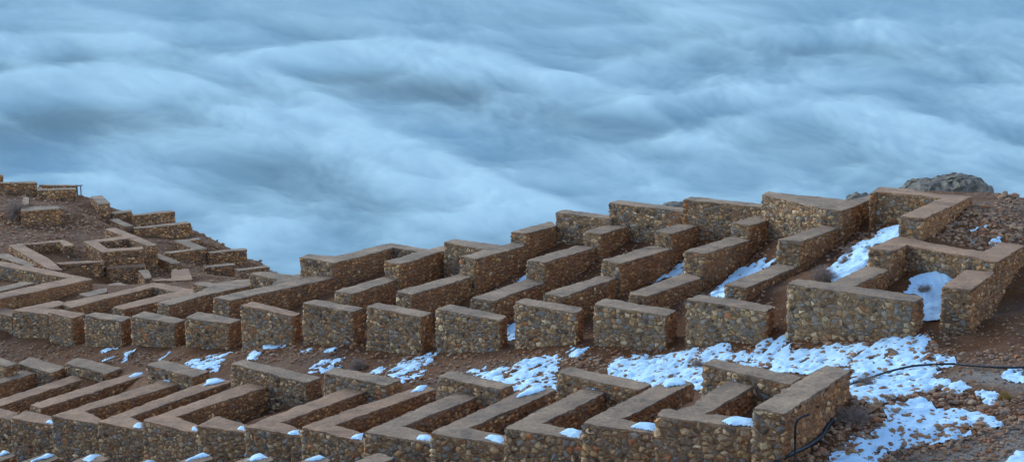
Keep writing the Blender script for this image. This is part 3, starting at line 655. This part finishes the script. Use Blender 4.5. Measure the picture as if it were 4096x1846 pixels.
ONW=[('Z2','m 1725,855 1790,825 1850,818 1962,835 1958,897 1800,883','on the front of the first bent wall from the right'),
('Z3','m 1020,900 1080,870 1203,872 1200,934 1060,910','on the front of the second bent wall from the right'),
('Z4','m 468,945 510,915 560,910 636,926 632,985 530,968','on the front of the third bent wall from the right'),
('Z5','l 1805,985 1850,955 1968,960 1965,1025 1830,998','on the front of the fourth bent wall from the right'),
('Z6','l 1295,985 1330,960 1398,955 1396,1010 1320,998','on the front of the fifth bent wall from the right'),
('Z7','l 780,985 810,955 868,942 866,1000 800,988','on the front of the sixth bent wall from the right'),
('Z8','l 298,945 330,925 382,920 380,956 310,952','on the front of the seventh bent wall from the right'),
('Z9','k 1828,920 1860,893 1898,890 1898,934 1835,925','on the short front piece without a leg'),
('Z10','k 1460,917 1500,892 1523,888 1522,934','on the front of the ninth bent wall from the right'),
('Z11','k 1028,890 1070,865 1098,863 1098,910 1040,900','on the front of the tenth bent wall from the right'),
('Z13','k 338,862 375,843 405,842 404,873','on the short front piece near the left end'),
('Z3','m 1268,560 1275,535 1350,515 1425,535 1410,572 1340,580 1285,592','on the far end of the second bent wall from the right'),
('Z2','m 1800,528 1850,513 1950,530 1935,540 1830,540','on the far end of the first bent wall from the right'),
('Z4','m 650,598 700,590 795,598 800,606 700,606','on the far end of the third bent wall from the right'),
('Z5','m 125,668 170,630 240,582 330,592 345,608 260,640','on the far end of the fourth bent wall from the right'),
('Z7','l 1255,622 1290,583 1370,575 1378,592 1320,620','on the far end of the sixth bent wall from the right'),
('Z14','k 990,507 1040,480 1095,476 1092,495 1040,508','on the far end of the straight leg wall'),
('Z11','k 1560,577 1610,530 1690,512 1745,535 1650,562','on the far end of the tenth bent wall from the right'),
('Z12','k 1255,538 1280,530 1330,540 1310,548','on the far end of the eleventh bent wall from the right'),
('G0','k -20,1110 20,1075 80,1088 10,1118','on the first wall end from the left at the bottom edge'),
('G1','k 230,1160 370,1094 440,1110 380,1135 240,1175','on the second wall end from the left at the bottom edge'),
('G2','k 630,1152 690,1115 785,1108 745,1135 690,1170','on the third wall end from the left at the bottom edge'),
('G3','k 1100,1175 1150,1145 1200,1155 1120,1185','on the fourth wall end from the left at the bottom edge'),
('G4','k 1425,1165 1500,1118 1565,1094 1625,1118 1530,1143','on the fifth wall end from the left at the bottom edge'),
('G5','k 1880,1160 1960,1115 2015,1100 2075,1122 1990,1148','on the sixth wall end from the left at the bottom edge'),
('G6','l -20,1145 70,1105 148,1132 60,1150 0,1160','on the seventh wall end from the left at the bottom edge'),
('G7','l 410,1158 470,1128 530,1108 585,1132 500,1160','on the eighth wall end from the left at the bottom edge')]
for k,s,l in ONW: snow_sheet('snow_patch',[on_wall(k,s)],'rounded white snow patch '+l,'snow patch',0,None,'snow patches on the wall caps',.03,.05,WD[k]['h'])
# ---------------------------------------------------------------- rocks
def rockmesh(i,ang=1.0):
    bm=bmesh.new();bmesh.ops.create_icosphere(bm,subdivisions=2,radius=.5)
    sx,sy,sz=random.uniform(.8,1.25),random.uniform(.65,1.0),random.uniform(.45,.8)
    pl=[(Vector((random.gauss(0,1),random.gauss(0,1),random.gauss(0,1))).normalized(),random.uniform(.26,.42)) for _ in range(9)]
    for v in bm.verts:
        p=v.co.copy()
        for n,dn in pl:
            k=p.dot(n)-dn
            if k>0: p-=n*k
        p+=p.normalized()*.03*noise.noise(p*6+Vector((i*3.1,0,0)))
        v.co=Vector((p.x*sx,p.y*sy,p.z*sz))
    me=bpy.data.meshes.new('stone');bm.to_mesh(me);bm.free();me.materials.append(M_ROCK);return me
RM=[rockmesh(i) for i in range(14)]
RV=[(np.array([v.co[:] for v in m.vertices]),[tuple(p.vertices) for p in m.polygons]) for m in RM]
WP=[]
for e in W:
    P=[on_z(a,b,e['h'])[:2] for a,b in e['pts']]
    WP.append((min(p[0] for p in P)-.1,max(p[0] for p in P)+.1,min(p[1] for p in P)-.1,max(p[1] for p in P)+.1,P))
def inwall(x,y):
    for a,b,c,d,P in WP:
        if a<x<b and c<y<d and (inpoly(x,y,P) or edist(x,y,P)<.06): return True
    return False
ZONES=[ # px polygon, count, size range, label, sparse?
(V('n 1230,600 1400,590 1700,640 1950,680 2050,720 1950,850 1800,900 1600,920 1450,850 1500,800 1280,680'),85,(.09,.26),'grey and brown rubble heaped beside the snow near the bottom right corner'),
(V('n 640,760 780,680 960,750 1000,830 1000,940 800,980 760,1080 640,1161 330,1161 470,1030 620,880'),75,(.08,.22),'brown loose stones between the big straight wall and the snow'),
(V('n 1380,330 1700,330 2128,280 2128,360 1950,380 1600,370'),30,(.08,.2),'loose stones above the black hose at the right'),
(V('n 100,230 1400,200 1550,380 1300,560 800,640 790,480 600,400 0,400'),70,(.08,.22),'stone poking out of the snow behind the big straight wall'),
(V('m 700,330 1500,330 1560,560 1000,540'),40,(.08,.2),'stone poking out of the snow below the tenth block')]
cnt=0
for P,n,(s0,s1),lab in ZONES:
    x0,x1=min(p[0] for p in P),max(p[0] for p in P);y0,y1=min(p[1] for p in P),max(p[1] for p in P);k=0;t=0
    while k<n and t<n*40:
        t+=1;px,py=random.uniform(x0,x1),random.uniform(y0,y1)
        if not inpoly(px,py,P): continue
        x,y=ground(px,py)
        if inwall(x,y): continue
        s=s0+(s1-s0)*random.random()**2
        o=bpy.data.objects.new('loose_stone',random.choice(RM));COL.objects.link(o)
        o.location=(x,y,th(x,y)+s*.12);o.scale=(s,s,s*random.uniform(.7,1));o.rotation_euler=(random.uniform(-.3,.3),random.uniform(-.3,.3),random.uniform(0,6.3))
        tag(o,lab,'stone',lab.split(' near')[0]);k+=1
# small rubble everywhere: uncountable
def rubble(n,seedv):
    random.seed(seedv);vs=[];fs=[];base=0
    VIEW=[('b 740,500 850,535 1000,620 1130,675 1210,740 1280,815 1280,870 1100,740 900,620 740,560',130,(.12,.42)),('b 1540,950 1700,972 1870,1080 2100,1290 2000,1290 1800,1100 1540,1000',90,(.12,.4)),('a 1140,310 1380,345 1380,400 1140,370',40,(.1,.3)),('i 1700,230 2110,296 2110,340 1700,300',90,(.08,.25)),
     ('n 0,300 285,200 900,240 1390,200 1600,385 1380,520 1600,640 1000,800 780,660 400,500 0,420',420,(.07,.18)),
     ('m 260,375 1250,345 2128,300 2128,430 1560,620 1000,600 440,600 90,640',420,(.07,.17)),
     ('n 1040,750 1450,750 1930,860 1600,965 1100,1050 700,1150 900,900',260,(.07,.17)),
     ('k 0,230 700,290 1400,330 2128,300 2128,400 1800,420 1200,420 600,380 0,400',1500,(.04,.13)),
     ('l 0,250 800,300 1500,330 2128,330 2128,640 1600,640 1200,560 600,450 0,370',1900,(.04,.14)),
     ('m 0,300 1400,280 2128,220 2128,440 1500,600 1100,600 400,640 0,500',1500,(.04,.13)),
     ('n 0,250 1300,160 2128,0 2128,1161 900,1161 700,1161 800,600 600,420 0,400',2600,(.03,.11)),
     ('n 600,800 1200,600 2128,650 2128,1161 250,1161 500,1000',1800,(.03,.13)),
     ('i 1050,740 1550,380 2110,300 2110,790 1650,850 1200,760',1100,(.05,.18)),
     ('i 0,900 480,560 800,570 470,830 0,1150',500,(.05,.16)),
     ('p 0,800 2128,300 2128,1000 0,1100',2200,(.05,.14)),
     ('o 800,600 2128,300 2128,900 0,1000',1200,(.05,.14)),
     ('a 0,330 1100,450 1500,700 1500,950 0,1080',1500,(.06,.22)),
     ('c 900,130 1200,130 1450,330 800,330',120,(.06,.2)),
     ('b 0,480 900,560 1280,830 2000,1161 0,1161',900,(.06,.2)),
     ('d 300,100 2100,300 1900,450 300,450',500,(.06,.2)),
     ('k 1600,780 2128,700 2128,900 1700,900',120,(.04,.13)),('l 0,640 500,640 300,900 0,900',120,(.04,.13))]
    for s,n,(a,b) in VIEW:
        P=V(s);x0,x1=min(p[0] for p in P),max(p[0] for p in P);y0,y1=min(p[1] for p in P),max(p[1] for p in P)
        for _ in range(n):
            px,py=random.uniform(x0,x1),random.uniform(y0,y1)
            if not inpoly(px,py,P): continue
            x,y=ground(px,py)
            if y>125 or inwall(x,y): continue
            sz=a*1.25+(b-a)*1.15*random.random()**2;v,f=random.choice(RV);an=random.uniform(0,6.3);c,s_=cos(an),sin(an)
            z=th(x,y)+sz*.1
            for q in v: vs.append((x+(q[0]*c-q[1]*s_)*sz,y+(q[0]*s_+q[1]*c)*sz,z+q[2]*sz*.9))
            fs+= [tuple(i+base for i in g) for g in f];base+=len(v)
    o=meshobj('rubble',vs,fs,M_ROCK);tag(o,'small stones and rubble strewn over the brown slopes','rubble',None,'stuff')
rubble(1,11)
# ---------------------------------------------------------------- crag on the right skyline
def crag(name,prof,d,depth,label,base):
    vs=[];fs=[];K=44;n=0
    xs=[p[0] for p in prof];ys=[p[1] for p in prof];px=xs[0];cols=[]
    S=170
    for i in range(S+1):
        px=xs[0]+(xs[-1]-xs[0])*i/S;py=float(np.interp(px,xs,ys));cols.append(at_d(px,py,d))
    for i,c in enumerate(cols):
        e_=min(i,S-i)/S*2
        for j in range(K+1):
            a=math.pi*j/K      # front foot .. crest .. back foot
            hh=max(.05,c[2]-base);y=c[1]-cos(a)*depth*(.35+.65*min(1,e_*2.5))
            z=base+hh*max(0.0,sin(a))**.7
            f=1.0 if j not in (0,K) else 0
            dx=.30*nz(c[0],y,z,1.1)+.16*nz(c[0],y,z,2.7)+.12*nz(c[0],y,z,6.5);dz=.10*nz(c[0],y,z+9,2.0)+.12*nz(c[0],y,z+4,6)
            rg=abs(nz(c[0]*1.2+z*.8,y,z*1.5,1.3))
            vs.append((c[0]+dx*.4,y+f*(dx+.5*rg*(-1 if j<K/2 else 1)),z+f*dz*(.5 if 17<j<27 else 1)))
    for i in range(S):
        for j in range(K): fs.append((i*(K+1)+j,(i+1)*(K+1)+j,(i+1)*(K+1)+j+1,i*(K+1)+j+1))
    o=meshobj(name,vs,fs,M_CRAG,None,(cols[S//2][0],cols[S//2][1],base));tag(o,label,'rock')
crag('rock_outcrop',V('i 780,240 840,200 900,165 980,135 1060,113 1200,98 1280,85 1330,62 1400,45 1480,58 1540,72 1600,75 1650,98 1685,130 1705,175 1735,205 1760,240 1790,275'),53.5,2.2,'rounded grey rocky crag on the skyline behind the highest wall',-8.4)
crag('boulder',V('i 225,330 250,305 290,275 350,252 400,258 440,262 490,262 540,280'),54.5,1.2,'low rock hump peeping over the ridge left of the highest wall',-8.9)
crag('boulder',V('g 1560,225 1600,208 1700,188 1780,184 1870,180 1920,182'),58.5,1.0,'low rocky hump peeping over the second ridge wall',-9.9)
# ---------------------------------------------------------------- tubes: hoses, shelter posts, twigs
def tube(pts,r,seg=8,vs=None,fs=None,taper=None):
    vs=[] if vs is None else vs;fs=[] if fs is None else fs;b=len(vs)
    for i,p in enumerate(pts):
        a=Vector(pts[max(0,i-1)]);c=Vector(pts[min(len(pts)-1,i+1)]);t=(c-a).normalized()
        u=t.orthogonal().normalized();v=t.cross(u)
        rr=r*(1 if taper is None else 1-(1-taper)*i/(len(pts)-1))
        for k in range(seg):
            an=2*math.pi*k/seg;q=Vector(p)+u*cos(an)*rr+v*sin(an)*rr;vs.append(tuple(q))
    for i in range(len(pts)-1):
        for k in range(seg): fs.append((b+i*seg+k,b+i*seg+(k+1)%seg,b+(i+1)*seg+(k+1)%seg,b+(i+1)*seg+k))
    return vs,fs
def smooth(P,k=8):
    out=[]
    for i in range(len(P)-1):
        p0=P[max(0,i-1)];p1=P[i];p2=P[i+1];p3=P[min(len(P)-1,i+2)]
        for j in range(k):
            t=j/k;out.append(tuple(.5*((2*p1[a])+(-p0[a]+p2[a])*t+(2*p0[a]-5*p1[a]+4*p2[a]-p3[a])*t*t+(-p0[a]+3*p1[a]-3*p2[a]+p3[a])*t**3) for a in range(3)))
    out.append(P[-1]);return out
def gpt(s,lift):
    out=[]
    for q in V(s):
        x,y=ground(q[0],q[1],lift);out.append((x,y,float(tb(x,y))+lift))
    return out
P=smooth(gpt('n 600,610 700,585 785,558 930,510 1080,462 1250,422 1400,408 1580,402 1700,412 1850,424 2000,430 2150,428 2300,424',.11),10)
v,f=tube(P,.024);tag(meshobj('hose',v,f,M_HOSE,None,P[40],None,True),'thin black hose lying across the snow behind the big straight wall','hose')
P=smooth(gpt('n 650,835 612,880 572,950 492,1012 412,1058 322,1098 240,1145 130,1210',.14),10)
v,f=tube(P,.042,10);tag(meshobj('hose',v,f,M_HOSE,None,P[20],None,True),'thick black hose curving along the foot of the big straight wall','hose')
e_=WD['Z1'];f0=on_z(*V('n 270,787')[0],e_['h']);f1=on_z(*V('n 782,457')[0],e_['h']);L_=math.hypot(f1[0]-f0[0],f1[1]-f0[1]);bx,by=(f1[0]-f0[0])/L_,(f1[1]-f0[1])/L_
b0=(f0[0]+bx*.16+by*.16,f0[1]+by*.16-bx*.16);zb=max(th(*b0),e_['h']-1.25)
P=[(b0[0]+.03,b0[1]-.5,th(b0[0],b0[1]-.5)+.03),(b0[0],b0[1]-.1,zb+.05),(b0[0],b0[1],zb+.35),(b0[0],b0[1],zb+.72),(b0[0]+.07,b0[1]+.02,zb+.84),(b0[0]+.24,b0[1]+.05,zb+.90)]
P=smooth(P,8);v,f=tube(P,.02);tag(meshobj('cable',v,f,M_HOSE,None,P[10],None,True),'black cable end standing up against the side of the big straight wall','cable')
# dead shrubs
def shrub(px,py,r,n,label,m=M_TWIG,hgt=.8,name='dry_shrub'):
    x,y=ground(px,py);z=th(x,y);vs=[];fs=[]
    for _ in range(n):
        a=random.uniform(0,6.3);e=random.uniform(.15,1.5);L=r*random.uniform(.6,1.15)
        d=Vector((cos(a)*cos(e),sin(a)*cos(e),sin(e)*hgt));p=Vector((x+random.uniform(-.2,.2)*r,y+random.uniform(-.2,.2)*r,z-.02));pts=[tuple(p)]
        for s in range(5):
            d=(d+Vector((random.gauss(0,.22),random.gauss(0,.22),random.gauss(0,.15)))).normalized();p=p+d*L/5;pts.append(tuple(p))
        tube(pts,.006,3,vs,fs,.3)
        for s in (2,3,4):
            q=Vector(pts[s]);dd=(d+Vector((random.gauss(0,.8),random.gauss(0,.8),random.gauss(0,.5)))).normalized()
            tube([tuple(q),tuple(q+dd*L*.2),tuple(q+dd*L*.34)],.004,3,vs,fs,.4)
    tag(meshobj(name,vs,fs,m,None,(x,y,z)),label,'shrub')
for a in ((3425,1690,.36,170,'big grey dead shrub at the foot of the big straight wall'),(3340,1668,.28,140,'smaller dead shrub tucked against the side of the big straight wall'),
 (3296,1120,.42,240,'dead shrub at the lower end of the long snow patch'),(3694,1170,.26,110,'thin dead shrub standing in the snowy court'),
 (2791,1468,.26,120,'dead shrub in the snow left of the rightmost rear block'),(1432,1470,.34,180,'grey dead shrub above the fourth rear block from the right'),
 (3400,1014,.24,90,'dead shrub in the middle of the long snow patch'),(3383,1050,.22,90,'low dead shrub in the long snow patch, nearer its lower end'),
 (3460,1545,.30,120,'faint dead shrub in the snow beside the big straight wall'),(70,850,.8,230,'dark wide shrub left of the isolated trapezoid block'),(45,875,.45,110,'dark shrub at the left edge below the wide one')):
    shrub(*a)
shrub(4019,1590,.17,160,'yellow dry grass tuft beside the gravel path',M_GRASS,1.0,'grass_tuft')
# small shelter on the hill top
def box(x0,x1,y0,y1,z0,z1,rot=None):
    v=[(x,y,z) for z in (z0,z1) for x,y in ((x0,y0),(x1,y0),(x1,y1),(x0,y1))]
    return v,[(0,3,2,1),(4,5,6,7),(0,1,5,4),(1,2,6,5),(2,3,7,6),(3,0,4,7)]
d=97.5;a0=at_d(*V('a 1048,213')[0],d);a1=at_d(*V('a 1142,216')[0],d);lowz=at_d(*V('a 1140,318')[0],d)[2]
root=empty('shelter',(a1[0],a1[1],lowz));tag(root,'small dark lean-to with two posts at the end of the hill top wall','shelter')
ox=(a1[0],a1[1],lowz)
v,f=box(a0[0]-.05,a1[0]+.02,a1[1]-.05,a1[1]+.3,a1[2]-.04,a1[2]+.0);meshobj('roof',v,f,M_RUST,root,ox)
v,f=box(a0[0],a1[0]-.32,a1[1]+.02,a1[1]+.28,lowz-.6,a1[2]-.041);meshobj('panel',v,f,M_RUST,root,ox)
for k in (.0,.22):
    v,f=box(a1[0]-k-.05,a1[0]-k,a1[1]-.04,a1[1]+.01,lowz-.5,a1[2]-.041);meshobj('post',v,f,M_HOSE,root,ox)
# ---------------------------------------------------------------- sea of clouds
CZ=-330.0
CREST=[ # photo-guided cloud rolls, relief and painted bright crests: (points px,py in 2576-wide units, half width, height in px, skew)
([(-200,215),(30,205),(230,188),(480,215),(700,285),(900,335),(1100,400),(1280,490),(1500,560)],34,24),
([(-200,100),(100,100),(330,105),(500,148),(640,178),(760,225),(900,300)],24,15),
([(640,160),(760,125),(900,100),(1100,112),(1250,150),(1400,195),(1560,240),(1700,330)],26,20),
([(860,215),(980,190),(1100,165),(1250,165),(1400,210)],16,9),
([(1380,210),(1560,150),(1750,95),(2000,60),(2300,75)],24,12),
([(1900,300),(2030,282),(2200,285),(2400,330),(2620,400)],28,20),
([(1480,290),(1650,250),(1850,240),(2050,230),(2300,215),(2650,230)],22,12),
([(0,460),(120,440),(250,455),(420,500),(600,560)],30,16),
([(500,260),(620,290),(760,350),(900,400),(1040,470)],22,12),
([(1500,380),(1700,360),(1900,395),(2100,420),(2300,470)],24,12),
([(1050,560),(1250,540),(1500,500),(1700,470)],24,10),
([(-100,40),(200,30),(500,60),(800,50),(1100,60)],18,8),
([(1200,90),(1450,80),(1700,40),(1900,20)],16,8),
([(600,600),(800,560),(1000,590)],30,10)]
CREST=[([(x*1.59,y*1.59) for x,y in p],w*1.59,h*1.59) for p,w,h in CREST]
HOLE=[((120,320),(190,60),26),((800,185),(190,22),14),((1250,222),(230,26),20),((1740,305),(230,42),26),((220,152),(150,16),9),((1850,400),(260,26),12),((640,410),(200,30),13),((2280,50),(340,40),5),((380,45),(260,18),2),((850,600),(160,50),12),((1080,330),(160,24),8),((2200,240),(180,18),9),((2450,450),(250,40),10),((1350,430),(200,25),8)]  # hollows: lowered relief plus painted shade
HOLE=[((a[0]*1.59,a[1]*1.59),(s[0]*1.59,s[1]*1.59),h*1.59) for a,s,h in HOLE]
def clouds():
    PX=np.concatenate([np.linspace(-9000,-1100,90),np.linspace(-1060,5200,590),np.linspace(5240,13000,90)]);PY=np.concatenate([np.array([-142.2,-140,-135,-128,-118,-104,-88,-72,-54,-36,-18]),np.linspace(0,1500,360)])
    GXp,GYp=np.meshgrid(PX,PY,indexing='ij')
    y=(CY-GYp)/F;ry=FW[1]+UP[1]*y;rz=FW[2]+UP[2]*y;t=CZ/rz
    X=(GXp-CX)/F*t;Y=ry*t
    n=GXp.size;gx_=GXp.ravel();gy_=GYp.ravel();W1=np.zeros(n);W2=np.zeros(n);NA=np.zeros(n);NB=np.zeros(n)
    nn_=noise.noise
    for i in range(n):
        a=gx_[i];b=gy_[i]-.13*a
        k=nn_(Vector((a/520,b/190,3.3)));l=nn_(Vector((a/230,b/80,8.1)))
        W1[i]=k*90+l*40;W2[i]=k*34+l*15
        u=a+k*190;v=b+l*26
        NA[i]=nn_(Vector((u/430,v/125,1.7)))+.55*nn_(Vector((u/210,v/62,5.2)))+.28*nn_(Vector((u/100,v/30,9.4)))+.17*nn_(Vector((u/46,v/15,2.4)))+.09*nn_(Vector((u/24,v/9,4.4)))
        NB[i]=k+.5*l
    W1,W2,NA,NB=[q.reshape(X.shape) for q in (W1,W2,NA,NB)]
    gx2=GXp+W1;gy2=GYp+W2
    T=np.zeros_like(X);Hh=np.zeros_like(X)
    for pts,wd,hp in CREST:
        best=np.full_like(X,1e9);sgn=np.zeros_like(X)
        for (ax,ay),(bx,by) in zip(pts,pts[1:]):
            dx,dy=bx-ax,by-ay;tt=np.clip(((gx2-ax)*dx+(gy2-ay)*dy)/(dx*dx+dy*dy),0,1)
            ex=gx2-ax-tt*dx;ey=gy2-ay-tt*dy;d=np.hypot(ex*.5,ey);m=d<best;best=np.where(m,d,best);sgn=np.where(m,ey,sgn)
        up_=np.exp(-(best/(wd*.55))**2);dn=np.exp(-(best/(wd*1.7))**1.6)
        sm=1/(1+np.exp(-sgn/(wd*.22)))
        T+=hp/24*(dn*sm+up_*(1-sm))
        Hh+=hp*np.exp(-(best/(wd*1.4))**2)
    for (a,s,hp) in HOLE:
        q=np.exp(-((gx2-a[0])/s[0])**2-((gy2-a[1])/s[1])**2);Hh-=hp*.6*q;T-=hp/22*q
    fade=np.clip((GYp+142)/250,.03,1)
    Z=CZ+(Hh*.32+NA*9)*fade*t/F*1.5
    TH=.58+.25*T+.32*NA*np.clip(.55+GYp/500,.55,1)+.12*NB;TH=np.where(TH<.5,.5-.26*np.tanh((.5-TH)/.30),TH);TH=np.where(TH>.8,.8+.2*np.tanh((TH-.8)/.2),TH)  # lit crests and shaded hollows painted as opacity over the dark sheet
    vs=np.stack([X,Y,Z],-1).reshape(-1,3);nx,ny=X.shape
    fs=[(i*ny+j,i*ny+j+1,(i+1)*ny+j+1,(i+1)*ny+j) for i in range(nx-1) for j in range(ny-1)]
    m,nt=mat('cloud_top')
    at=nt.nodes.new('ShaderNodeAttribute');at.attribute_name='painted_light'
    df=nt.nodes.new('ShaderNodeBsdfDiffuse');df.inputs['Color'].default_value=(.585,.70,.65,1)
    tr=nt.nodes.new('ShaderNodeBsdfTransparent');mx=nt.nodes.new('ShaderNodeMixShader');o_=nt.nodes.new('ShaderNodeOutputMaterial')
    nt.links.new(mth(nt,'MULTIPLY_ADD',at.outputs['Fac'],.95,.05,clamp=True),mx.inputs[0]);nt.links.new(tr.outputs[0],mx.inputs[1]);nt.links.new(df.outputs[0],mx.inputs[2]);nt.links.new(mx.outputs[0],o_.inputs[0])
    me=bpy.data.meshes.new('cloud_sea');me.from_pydata(vs.tolist(),[],fs);me.materials.append(m);me.polygons.foreach_set('use_smooth',[True]*len(me.polygons))
    a_=me.attributes.new('painted_light','FLOAT','POINT');a_.data.foreach_set('value',TH.ravel().tolist())
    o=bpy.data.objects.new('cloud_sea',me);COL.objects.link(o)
    tag(o,'soft blue sea of clouds filling the valley, rolls with painted light and shade','clouds',None,'structure')
    # dark sheet added below to give the clouds their painted shade
    m2,nt=mat('cloud_shade');bsdf(nt,(.14,.34,.45),1.0,0.0)
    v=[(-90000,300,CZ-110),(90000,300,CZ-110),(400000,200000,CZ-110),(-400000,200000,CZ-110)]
    o=meshobj('cloud_shade_sheet',v,[(0,1,2,3)],m2);tag(o,'dark blue sheet added under the clouds for their shaded tone','clouds',None,'structure')
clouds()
# ---------------------------------------------------------------- light, camera, render
SUN_AZ=R(-38);SUN_EL=R(22)     # from the left, slightly ahead of the camera
wd=bpy.data.worlds.new('World');SC.world=wd;wd.use_nodes=True;nt=wd.node_tree;nt.nodes.clear()
sky=nt.nodes.new('ShaderNodeTexSky');sky.sky_type='NISHITA';sky.sun_disc=False;sky.sun_elevation=SUN_EL;sky.sun_rotation=SUN_AZ
sky.altitude=2500;sky.air_density=1.0;sky.dust_density=.6;sky.ozone_density=1.0
bg=nt.nodes.new('ShaderNodeBackground');bg.inputs[1].default_value=.15;wo=nt.nodes.new('ShaderNodeOutputWorld')
nt.links.new(sky.outputs[0],bg.inputs[0]);nt.links.new(bg.outputs[0],wo.inputs[0])
sl=bpy.data.lights.new('Sun','SUN');sl.energy=0.75;sl.angle=R(30);sl.color=(.80,.95,1.0);so=bpy.data.objects.new('Sun',sl);COL.objects.link(so)
dv=Vector((sin(SUN_AZ)*cos(SUN_EL),cos(SUN_AZ)*cos(SUN_EL),sin(SUN_EL)));so.rotation_euler=dv.to_track_quat('Z','Y').to_euler()
cam=bpy.data.cameras.new('Camera');co=bpy.data.objects.new('Camera',cam);COL.objects.link(co);SC.camera=co
cam.sensor_width=36;cam.lens=36*F/4096;cam.clip_start=.5;cam.clip_end=400000;co.location=(0,0,0);co.rotation_euler=(R(90)-PITCH,0,0)
SC.render.engine='CYCLES';SC.view_settings.view_transform='Standard';SC.view_settings.look='None';SC.view_settings.exposure=1.5;SC.view_settings.gamma=1
